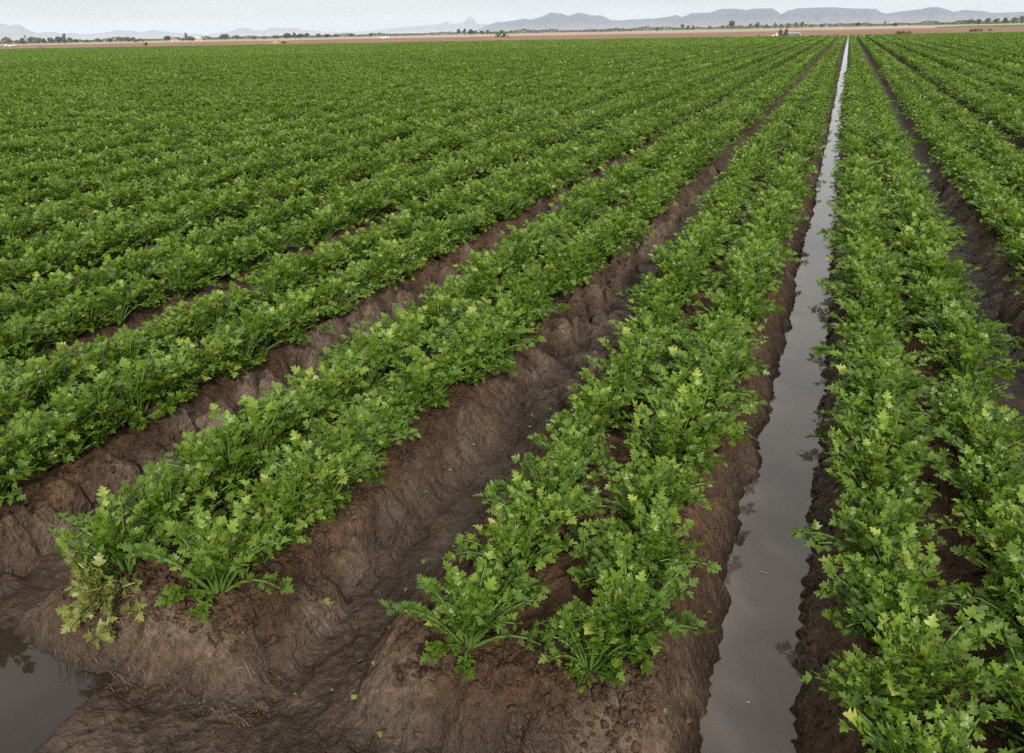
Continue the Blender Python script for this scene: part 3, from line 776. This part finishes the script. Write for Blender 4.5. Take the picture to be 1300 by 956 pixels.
# ------------------------------------------------------------------ trees on the horizon
CR = {'dark': leaf_material('dark_tree_leaf', (.018, .035, .014), (.035, .062, .022), (.06, .095, .03), .1, .6),
      'olive': leaf_material('olive_tree_leaf', (.040, .052, .025), (.070, .085, .040), (.11, .12, .06), .1, .6),
      'grey': leaf_material('grey_tree_leaf', (.060, .062, .042), (.105, .100, .070), (.15, .14, .10), .1, .6),
      'brown': leaf_material('dry_bush_leaf', (.080, .050, .030), (.145, .092, .058), (.21, .14, .09), .05, .7)}
M_BARK = plain('bark', (.12, .085, .06), .9)
def clump_mesh(rng, lobes, n, q, mat, name):
    V, Fc, T = [], [], []
    for (cx, cy, cz, rx, rz_) in lobes:
        m_ = int(n*rx*rz_/sum(l[3]*l[4] for l in lobes)) + 8; bt = rng.normal(.45, .12)
        for _ in range(m_):
            d = rng.normal(0, 1, 3); d /= np.linalg.norm(d); rr = rng.uniform(.45, 1.08)
            c = np.array([cx, cy, cz]) + d*rr*np.array([rx, rx, rz_])
            a = rng.normal(0, 1, 3); a /= np.linalg.norm(a); b_ = np.cross(a, d+rng.normal(0, .6, 3)); b_ /= np.linalg.norm(b_)+1e-9
            s_ = q*rng.uniform(.6, 1.3); o = len(V)
            V += [c - a*s_, c + b_*s_*.6, c + a*s_, c - b_*s_*.6]; Fc.append((o, o+1, o+2, o+3)); T += [bt+rng.normal(0, .12)]*4
    V = np.array(V); V[:, 2] = np.maximum(V[:, 2], .02)
    return mesh_from(name, V, np.array(Fc), mat, False, {'tone': np.array(T)})
def tree(px, wpx, top, kind, shape, label, dist, seed, group='trees along the horizon'):
    rng = np.random.default_rng(seed); k = px_size(px, dist)
    h = max(1.6 if shape != 'bush' else .5, (horizon_y(px)-top)*k + CAM_H); wd = wpx*k
    x, y = spot(px, dist); e = empty('tree' if shape != 'bush' else 'bush', (x, y, -.3), rng.uniform(0, 6.28)); h += .3
    lobes = []
    if shape == 'tall':
        for i in range(5): t = i/4; lobes.append((rng.normal(0, wd*.06), rng.normal(0, wd*.06), h*(.25+.62*t), wd*.5*(1-.55*t), h*.17))
    elif shape == 'bush':
        for i in range(4): lobes.append((rng.uniform(-.3, .3)*wd, rng.uniform(-.3, .3)*wd, h*rng.uniform(.25, .5), wd*.3, h*.4))
    else:
        for i in range(8):
            a = rng.uniform(0, 6.28); rr = wd*.30*math.sqrt(rng.random())
            lobes.append((rr*math.cos(a), rr*math.sin(a), h*rng.uniform(.40, .76), wd*rng.uniform(.16, .26), h*rng.uniform(.16, .25)))
        lobes.append((0, 0, h*.75, wd*.25, h*.24))
    obj('crown', clump_mesh(rng, lobes, 420, max(.34 if shape != 'bush' else .12, wd*.085), CR[kind], 'crown'), e)
    t = MB(); t.tube([(0, 0, -.2), (.05*h*.1, 0, h*.25), (0, .04*h, h*.62)], [h*.035+.05, h*.026+.04, h*.012+.02], 7)
    if shape == 'round':
        for a in (0.4, 2.5, 4.4): t.tube([(0, 0, h*.28), (math.cos(a)*wd*.15, math.sin(a)*wd*.15, h*.48), (math.cos(a)*wd*.25, math.sin(a)*wd*.25, h*.62)], [h*.018, h*.012, h*.006], 5)
    t.build('trunk', M_BARK, e, True)
    tag(e, label, 'tree' if shape != 'bush' else 'bush', group)
TREES = [(10,11,48,'brown','round'),(22,5,51,'grey','round'),(29,8,48.8,'olive','round'),(41,9,47.3,'grey','round'),(49,8,48,'grey','round'),(56,5,49,'olive','round'),(65,8,48.3,'dark','round'),(74,9,47,'olive','round'),(82,6,43.3,'dark','tall'),(90,6,48.3,'olive','round'),(97,6,50.3,'olive','round'),(110,7,51,'grey','round'),(125,10,49.8,'dark','round'),
 (140,6,48.8,'dark','round'),(152,8,47.2,'olive','round'),(163,10,47.8,'olive','round'),(171,5,47.8,'olive','tall'),(177,7,50.3,'olive','round'),(212,8,46,'dark','round'),(231,7,49,'grey','round'),(237,5,42.3,'olive','tall'),(242,10,46.8,'olive','round'),
 (286,12,44,'olive','round'),(301,9,45.2,'grey','round'),(323,6,46.3,'grey','round'),(336,10,46.6,'grey','round'),(349,9,45.7,'olive','round'),(364,11,42.8,'dark','round'),(374,5,42.2,'dark','tall'),(381,9,43.3,'dark','round'),(390,7,42.8,'dark','round'),
 (405,9,43,'dark','round'),(415,9,43.4,'dark','round'),(427,8,43,'dark','round'),(446,8,42.6,'dark','round'),(471,6,41.8,'olive','round'),(582,7,36.8,'dark','round'),(590,6,36.3,'dark','round'),(598,10,37.2,'dark','round'),(604,4,38.3,'dark','round'),(612,7,39,'olive','round'),(619,5,38.2,'dark','round'),(648,4,38.2,'dark','round'),
 (834,4,34.5,'grey','round'),(866,7,30.8,'olive','round'),(873,6,32.6,'dark','round'),(880,4,32.5,'dark','round'),(901,6,33,'olive','round'),(918,5,32,'olive','round'),(929,9,26.3,'dark','round'),(952,6,29.6,'olive','round'),(961,7,27.8,'olive','round'),(973,7,30.6,'olive','round'),(984,5,28.6,'grey','round'),(992,5,30,'grey','round'),(1000,7,29.3,'olive','round'),(1010,7,28.3,'grey','round'),(1018,6,27.8,'olive','round'),(1030,7,30.6,'olive','round'),(1044,6,30.6,'olive','round'),(1089,8,28.6,'dark','round'),
 (1123,4,26.3,'olive','tall'),(1136,8,29.2,'dark','round'),(1188,6,26.6,'grey','round'),(1232,13,24.8,'dark','round'),(1242,8,24,'olive','round'),(1253,9,23.2,'dark','round'),(1265,8,23.4,'olive','round'),(1276,8,22.4,'dark','round'),(1288,9,22.2,'olive','round'),(1298,9,20,'brown','round')]
CN = {'dark': 'dark green', 'olive': 'olive green', 'grey': 'grey green', 'brown': 'brownish'}
for i, (px, wp, tp, kd, shp) in enumerate(TREES):
    if px < 400: wp *= 1.25; tp -= .5
    dist = 1000 + 260*math.sin(i*2.3)
    size = 'slender upright' if shp == 'tall' else ('small round' if wp < 7 else 'broad bushy')
    tree(px, wp, tp, kd, shp, '%s %s tree on the skyline, %s from the left of the treeline' % (size, CN[kd], ordinal(i+1)), dist, 500+i)
# distant scrub that reads as one mass
rng = np.random.default_rng(95); V, Fc, T = [], [], []
for px in np.arange(-160, 1460, .55):
    dist = 1650 + 250*vnoise(np.array([px*.03]), np.array([.5]), 96)[0]*2 + rng.normal(0, 60); bx, by = spot(px, dist)
    hgt = 4.0 + 6.0*max(0, float(fbm(np.array([px*.05]), np.array([2.0]), 3, 97)[0])+.15)
    for _ in range(7):
        c = np.array([bx+rng.normal(0, 1), by+rng.normal(0, 1), rng.uniform(0, hgt*.8)]); s_ = rng.uniform(.7, 1.5)
        a = rng.normal(0, 1, 3); a /= np.linalg.norm(a); b_ = np.cross(a, rng.normal(0, 1, 3)); b_ /= np.linalg.norm(b_); o = len(V)
        V += [c-a*s_, c+b_*s_, c+a*s_, c-b_*s_]; Fc.append((o, o+1, o+2, o+3)); T += [rng.normal(.4, .15)]*4
o = obj('treeline', mesh_from('treeline', V, np.array(Fc), CR['dark'], False, {'tone': np.array(T)})); tag(o, 'continuous low green scrub along the whole horizon', 'treeline', kind='stuff')
# palm
def palm(px, dist, top):
    k = px_size(px, dist); h = (horizon_y(px)-top)*k + CAM_H; x, y = spot(px, dist); e = empty('palm_tree', (x, y, -.3))
    MB().tube([(0, 0, -.2), (.1, 0, h*.5), (.15, .1, h*.86)], [.32, .24, .2], 8).build('trunk', M_BARK, e, True)
    rng = np.random.default_rng(3); V, Fc = [], []
    for j in range(34):
        az = rng.uniform(0, 6.28); el = rng.uniform(-.7, 1.3); L_ = h*.20*rng.uniform(.8, 1.1); p = np.array([.15, .1, h*.86]); sd = np.array([-math.sin(az), math.cos(az), 0])*.22; o = len(V)
        for i in range(5):
            el2 = el-.45*i; wv = math.sin(math.pi*(.12+.8*i/4)); V += [p-sd*wv-np.array([0, 0, .1*wv]), p, p+sd*wv-np.array([0, 0, .1*wv])]
            p = p+np.array([math.cos(el2)*math.cos(az), math.cos(el2)*math.sin(az), math.sin(el2)])*L_/4
        for i in range(4): Fc += [(o+3*i, o+3*i+1, o+3*i+4, o+3*i+3), (o+3*i+1, o+3*i+2, o+3*i+5, o+3*i+4)]
    obj('crown', mesh_from('palm_crown', V, np.array(Fc), CR['olive'], True, {'tone': np.full(len(V), .5)}), e)
    tag(e, 'tall thin palm tree above the bushes at far left', 'palm tree')
palm(33, 900, 44.3)
# dry weeds and bushes on the ploughed strip
for i, (px, wp, tp, kd, dist, lb) in enumerate([(52, 9, 59.0, 'brown', 232, 'low dry brown bush at the left end of the field edge'),
        (184, 5, 52.5, 'dark', 310, 'dark low bush beside the thin post on the left'),
        (360, 7, 52.0, 'dark', 250, 'dark low bush beside the pale dirt heap'),
        (965, 8, 43.6, 'brown', 140, 'flat brown weed clump left of the orange tarp'),
        (1145, 12, 38.3, 'brown', 170, 'taller brown weed clump right of the flooded furrow on the dirt'),
        (1155, 7, 38.4, 'brown', 172, 'shorter brown weed clump beside the taller one on the dirt'),
        (1240, 16, 35.3, 'brown', 185, 'long dark brown weed clump far right on the dirt'),
        (1258, 8, 34.9, 'brown', 190, 'small brown weed clump farthest right on the dirt')]):
    tree(px, wp, tp, kd, 'bush', lb, dist, 700+i, 'dry bushes on the dirt beyond the crop')

# ------------------------------------------------------------------ vehicles, house, posts far off
M_WHITE = plain('white_paint', (.62, .62, .60), .35, var=.05); M_GLASS = plain('dark_glass', (.02, .025, .03), .08, var=.1)
M_RUB = plain('rubber', (.02, .02, .02), .85); M_STEEL = plain('grey_steel', (.28, .28, .28), .45, .6)
M_GREEN = plain('green_paint', (.03, .16, .045), .35, var=.1); M_YEL = plain('yellow_paint', (.55, .40, .03), .4, var=.1)
M_ORANGE = plain('orange_tarp', (.62, .33, .24), .6, var=.15, scale=3); M_TARP = plain('white_tarp', (.58, .55, .50), .6, var=.1, scale=3)
M_DARK = plain('dark_iron', (.025, .028, .035), .55); M_WOOD = plain('weathered_post', (.10, .075, .055), .85)
M_PLASTER = plain('pale_plaster', (.50, .46, .41), .8); M_ROOF = plain('red_roof', (.22, .085, .065), .8)
def facing(px): 
    bx, by = bearing(px, 40); return math.atan2(by, bx) - math.pi/2
def car(px, dist, label, kind='car', turn=0.2):
    x, y = spot(px, dist); e = empty('parked_car' if kind == 'car' else 'pickup_truck', (x, y, -.3), facing(px)+turn)
    if kind == 'car':
        body = [(-2.15, .35), (2.1, .35), (2.2, .62), (2.1, .82), (1.15, .95), (.5, 1.42), (-1.0, 1.46), (-1.75, 1.0), (-2.18, .92)]
        glass = [(1.0, .97), (.47, 1.37), (-.95, 1.41), (-1.6, 1.0)]
    else:
        body = [(-2.6, .45), (2.5, .45), (2.62, .75), (2.5, 1.02), (1.3, 1.12), (.75, 1.72), (-.55, 1.74), (-.75, 1.12), (-2.62, 1.12)]
        glass = [(1.15, 1.14), (.72, 1.66), (-.5, 1.68), (-.66, 1.14)]
    MB().prism(body, -.86, .86).build('body', M_WHITE, e)
    for sgn in (-1, 1): MB().prism(glass, sgn*.865 if sgn > 0 else -.88, .88 if sgn > 0 else -.865).build('window', M_GLASS, e)
    ax = 1.35 if kind == 'car' else 1.6
    for sx in (-ax, ax):
        for sy in (-.80, .80): MB().wheel((sx, sy, .34), .34, .22).build('wheel', M_RUB, e)
    tag(e, label, 'car' if kind == 'car' else 'pickup truck')
car(11.5, 470, 'white car parked before the brown tree at far left', 'car', .15)
car(487, 430, 'white pickup truck parked on the pale dirt beside a pole', 'pickup', -.1)
def post(px, dist, top, label, name, r=.09, mat=None):
    k = px_size(px, dist); h = (horizon_y(px)-top)*k + CAM_H; x, y = spot(px, dist)
    b = MB(); b.tube([(0, 0, -.3), (0, 0, h*.6), (.01, 0, h)], [r*1.2, r, r*.85], 10); b.tube([(0, 0, h-.04), (0, 0, h+.05)], [r*1.15, r*1.0], 10)
    o = b.build(name, mat or M_WOOD); o.location = (x, y, -.25); tag(o, label, 'post')
post(181.5, 305, 50.0, 'thin dark wooden post left of a dark bush', 'wooden_post', .12)
post(480.5, 400, 41.5, 'slim tall dark pole left of the white pickup', 'wooden_pole', .10)
def house(px, dist, wpx, label, hgt, red):
    k = px_size(px, dist); wd = wpx*k; x, y = spot(px, dist); e = empty('farm_house', (x, y, -.3), facing(px)); dp = 7.0
    wl = MB().box((0, 0, hgt/2), (wd, dp, hgt)).build('wall', M_PLASTER, e)
    rf = MB(); rf.prism([(-wd/2-.4, hgt+.01), (wd/2+.4, hgt+.01), (wd/2-.6, hgt+1.5), (-wd/2+.6, hgt+1.5)], -dp/2-.5, dp/2+.5); rf.build('roof', M_ROOF if red else M_TARP, e)
    MB().box((wd*.05, -dp/2-.03, 1.05), (.95, .06, 2.1)).build('door', M_WOOD, e)
    for sx in (-.28, .3): 
        wn = MB().box((wd*sx, -dp/2-.03, 1.55), (1.2, .07, 1.1)).build('window', M_GLASS, e)
    tag(e, label, 'house')
house(221, 1050, 7, 'small white farmhouse with red roof between horizon trees', 2.7, True)
house(252, 1050, 8, 'long low white farm building with pale roof on the horizon', 2.3, False)
def tractor(px, dist):
    x, y = spot(px, dist); e = empty('tractor', (x, y, -.15), facing(px)+math.pi-.35)
    b = MB(); b.prism([(.2, .75), (2.1, .8), (2.2, 1.0), (2.15, 1.5), (1.2, 1.65), (.2, 1.7)], -.36, .36); b.box((-.4, 0, .95), (1.4, .7, .5)); b.build('body', M_GREEN, e)
    c = MB()
    for sx, sy in ((-.95, -.62), (-.95, .62), (.22, -.6), (.22, .6)): c.tube([(sx, sy, 1.2), (sx*.92, sy*.92, 2.62)], .06, 6)
    c.box((-.37, 0, 1.3), (1.25, 1.3, .45)); c.build('cab', M_GREEN, e)
    MB().box((-.37, 0, 2.0), (1.05, 1.1, 1.0), .93).build('window', M_GLASS, e)
    MB().box((-.37, 0, 2.70), (1.5, 1.5, .16), .9).build('roof', M_GREEN, e)
    for sy in (-.95, .95):
        wl = MB().wheel((-.75, sy, .88), .88, .48, 28).build('wheel', M_RUB, e); MB().wheel((-.75, sy, .88), .45, .54, 20).build('rim', M_YEL, wl)
        MB().prism([(-1.55, 1.55), (-1.2, 1.86), (-.3, 1.86), (.1, 1.5), (.05, 1.45), (-.33, 1.78), (-1.17, 1.78), (-1.5, 1.5)], sy-.27, sy+.27).build('fender', M_GREEN, e)
        wl = MB().wheel((1.65, sy*.85, .55), .55, .34, 24).build('wheel', M_RUB, e); MB().wheel((1.65, sy*.85, .55), .28, .38, 16).build('rim', M_YEL, wl)
    MB().tube([(1.2, .2, 1.6), (1.2, .2, 2.35)], .05, 8).build('exhaust', M_DARK, e)
    bar = MB(); bar.box((-2.1, 0, .75), (.9, .16, .14)); bar.box((-2.6, 0, .75), (.16, 3.0, .18))
    for j in range(7): bar.tube([(-2.6, -1.35+j*.45, .75), (-2.85, -1.35+j*.45, .4), (-2.6, -1.35+j*.45, .05)], .045, 6)
    bar.build('cultivator', M_DARK, e)
    tag(e, 'green tractor working the pale dirt beyond the crop', 'tractor')
tractor(636, 352)
# orange and white tarp heap and pump at the end of the crop
def tarp(px, dist):
    x, y = spot(px, dist); e = empty('tarp_heap', (x, y, .15), facing(px))
    def heap(w0, hh_, zoff, seed, x0=0.):
        n, m_ = 22, 8; V, Fc = [], []
        for j in range(m_+1):
            t = j/m_
            for i in range(n):
                a = 2*math.pi*i/n; r = w0*(1-t**1.6)*(1+.14*math.sin(3*a+seed)+.07*math.sin(7*a+2*seed+4*t))
                V.append((x0+r*math.cos(a), .7*r*math.sin(a), zoff+hh_*t+.04*math.sin(5*a+3*t)*(t < 1)))
        for j in range(m_):
            for i in range(n): Fc.append((j*n+i, j*n+(i+1) % n, (j+1)*n+(i+1) % n, (j+1)*n+i))
        return mesh_from('tarp', V, np.array(Fc), M_TARP if seed == 1 else M_ORANGE)
    obj('white_tarp', heap(1.05, .62, -.3, 1, -.35), e); obj('orange_tarp', heap(.55, .42, .22, 2, .25), e)
    tag(e, 'heap of white tarp with orange tarp on top at the field end', 'tarp heap')
tarp(986, 129)
def pump(px, dist):
    x, y = spot(px, dist); e = empty('water_pump', (x, y, -.15), facing(px))
    fr = MB(); fr.box((0, 0, .42), (2.0, .8, .1)); fr.box((1.4, 0, .42), (.9, .1, .1)); fr.build('frame', M_STEEL, e)
    b = MB(); b.box((-.55, 0, .86), (.5, .7, .76), .92); b.tube([(-.55, .1, 1.2), (-.55, .1, 1.5)], .05); b.build('engine', M_DARK, e)
    b = MB(); b.box((.25, 0, .92), (.5, .7, .88), .88); b.tube([(.25, -.1, 1.3), (.25, -.1, 1.48), (.45, -.1, 1.55)], .05); b.build('control_box', M_DARK, e)
    b = MB(); b.tube([(.5, 0, .75), (1.0, 0, .8), (2.1, -.1, .72), (2.3, -.1, .2)], .16, 12); b.build('pipe', M_STEEL, e)
    b = MB(); b.tube([(-.16, 0, .7), (-.16, 0, .98)], .22, 16); b.build('housing', M_STEEL, e)
    for sy in (-.5, .5): MB().wheel((0, sy, .36), .36, .2).build('wheel', M_RUB, e)
    tag(e, 'dark pump engine with grey pipe beside the orange tarp', 'water pump')
pump(996.5, 129)
# pale heap of dirt on the strip, left
x, y = spot(349, 245); k = px_size(349, 245)
n, V, Fc = 26, [], []
for j in range(9):
    t = j/8
    for i in range(n):
        a = 2*math.pi*i/n; r = 1.5*(1-t)**.8*(1+.15*math.sin(2*a+1)+.08*math.sin(5*a)); V.append((r*math.cos(a), .7*r*math.sin(a), -.2+.95*t+.05*math.sin(4*a+7*t)))
for j in range(8):
    for i in range(n): Fc.append((j*n+i, j*n+(i+1) % n, (j+1)*n+(i+1) % n, (j+1)*n+i))
o = obj('dirt_heap', mesh_from('dirt_heap', V, np.array(Fc), plain('pale_dirt', (.30, .205, .135), .95))); o.location = (x, y, -.1); o.rotation_euler.z = facing(349)
tag(o, 'small pale heap of dirt beside a dark bush', 'dirt heap')

# ------------------------------------------------------------------ air
HAZE = True
def box_volume(name, lo, hi, density, col, aniso=0.0):
    b = MB(); b.box([(l+h)/2 for l, h in zip(lo, hi)], [h-l for l, h in zip(lo, hi)])
    m = bpy.data.materials.new(name); m.use_nodes = True; nt = m.node_tree; nt.nodes.remove(nt.nodes['Principled BSDF'])
    v = N(nt, 'ShaderNodeVolumePrincipled', inp={'Density': density, 'Color': (*col, 1), 'Anisotropy': aniso}); nt.links.new(v.outputs[0], nt.nodes['Material Output'].inputs['Volume'])
    return b.build(name, m)
if HAZE:
    o = box_volume('haze', (-16000, -16000, -1.5), (16000, 16000, 330), 0.9e-4, (.68, .81, .98)); tag(o, kind='stuff')
#@@BG1

# ------------------------------------------------------------------ light and sky
SUN_EL, SUN_AZ = math.radians(32), math.radians(148)       # azimuth from +Y towards +X
w = bpy.data.worlds.new('World'); sc.world = w; w.use_nodes = True
nt = w.node_tree; L = nt.links.new
bg = nt.nodes['Background']
sky = N(nt, 'ShaderNodeTexSky', sky_type='NISHITA', sun_disc=False, sun_elevation=SUN_EL, sun_rotation=SUN_AZ, dust_density=3.0, air_density=1.0)
tc = N(nt, 'ShaderNodeTexCoord')
mp = N(nt, 'ShaderNodeMapping', inp={'Scale': (1.5, 1.5, 9.0)}); L(tc.outputs['Generated'], mp.inputs['Vector'])
nz = N(nt, 'ShaderNodeTexNoise', inp={'Scale': 2.2, 'Detail': 7.0, 'Roughness': .55, 'Distortion': .5}); L(mp.outputs[0], nz.inputs['Vector'])
cl = ramp(nt, [(.30, (.62, .62, .62)), (.65, (.95, .95, .95))], nz.outputs['Fac'])
mx = N(nt, 'ShaderNodeMix', data_type='RGBA'); L(cl.outputs[0], mx.inputs['Factor']); L(sky.outputs[0], mx.inputs['A']); mx.inputs['B'].default_value = (7.4, 7.2, 6.55, 1)
sz = N(nt, 'ShaderNodeSeparateXYZ'); L(tc.outputs['Generated'], sz.inputs[0])
zr = N(nt, 'ShaderNodeMapRange', inp={'From Min': .0, 'From Max': .5, 'To Min': .87, 'To Max': 2.1}); L(sz.outputs['Z'], zr.inputs['Value'])
gl = N(nt, 'ShaderNodeMix', data_type='RGBA', blend_type='MULTIPLY'); gl.inputs[0].default_value = 1; L(mx.outputs['Result'], gl.inputs['A']); L(zr.outputs[0], gl.inputs['B'])
L(gl.outputs['Result'], bg.inputs['Color']); bg.inputs['Strength'].default_value = .106
sd = bpy.data.lights.new('sun', 'SUN'); sd.energy = 3.8; sd.angle = math.radians(6); sd.color = (1.0, .93, .83)
so = bpy.data.objects.new('sun', sd); link(so)
sv = Vector((math.sin(SUN_AZ)*math.cos(SUN_EL), math.cos(SUN_AZ)*math.cos(SUN_EL), math.sin(SUN_EL)))
so.rotation_euler = sv.to_track_quat('Z', 'Y').to_euler()

sc.view_settings.view_transform = 'Standard'; sc.view_settings.look = 'None'
sc.view_settings.exposure = 0.07; sc.view_settings.gamma = 1.0; sc.view_settings.use_curve_mapping = False
sc.render.engine = 'CYCLES'
sc.cycles.max_bounces = 6; sc.cycles.diffuse_bounces = 3; sc.cycles.glossy_bounces = 3; sc.cycles.transmission_bounces = 3
sc.cycles.volume_bounces = 1; sc.cycles.transparent_max_bounces = 4
sc.cycles.caustics_reflective = False; sc.cycles.caustics_refractive = False
sc.cycles.use_denoising = False
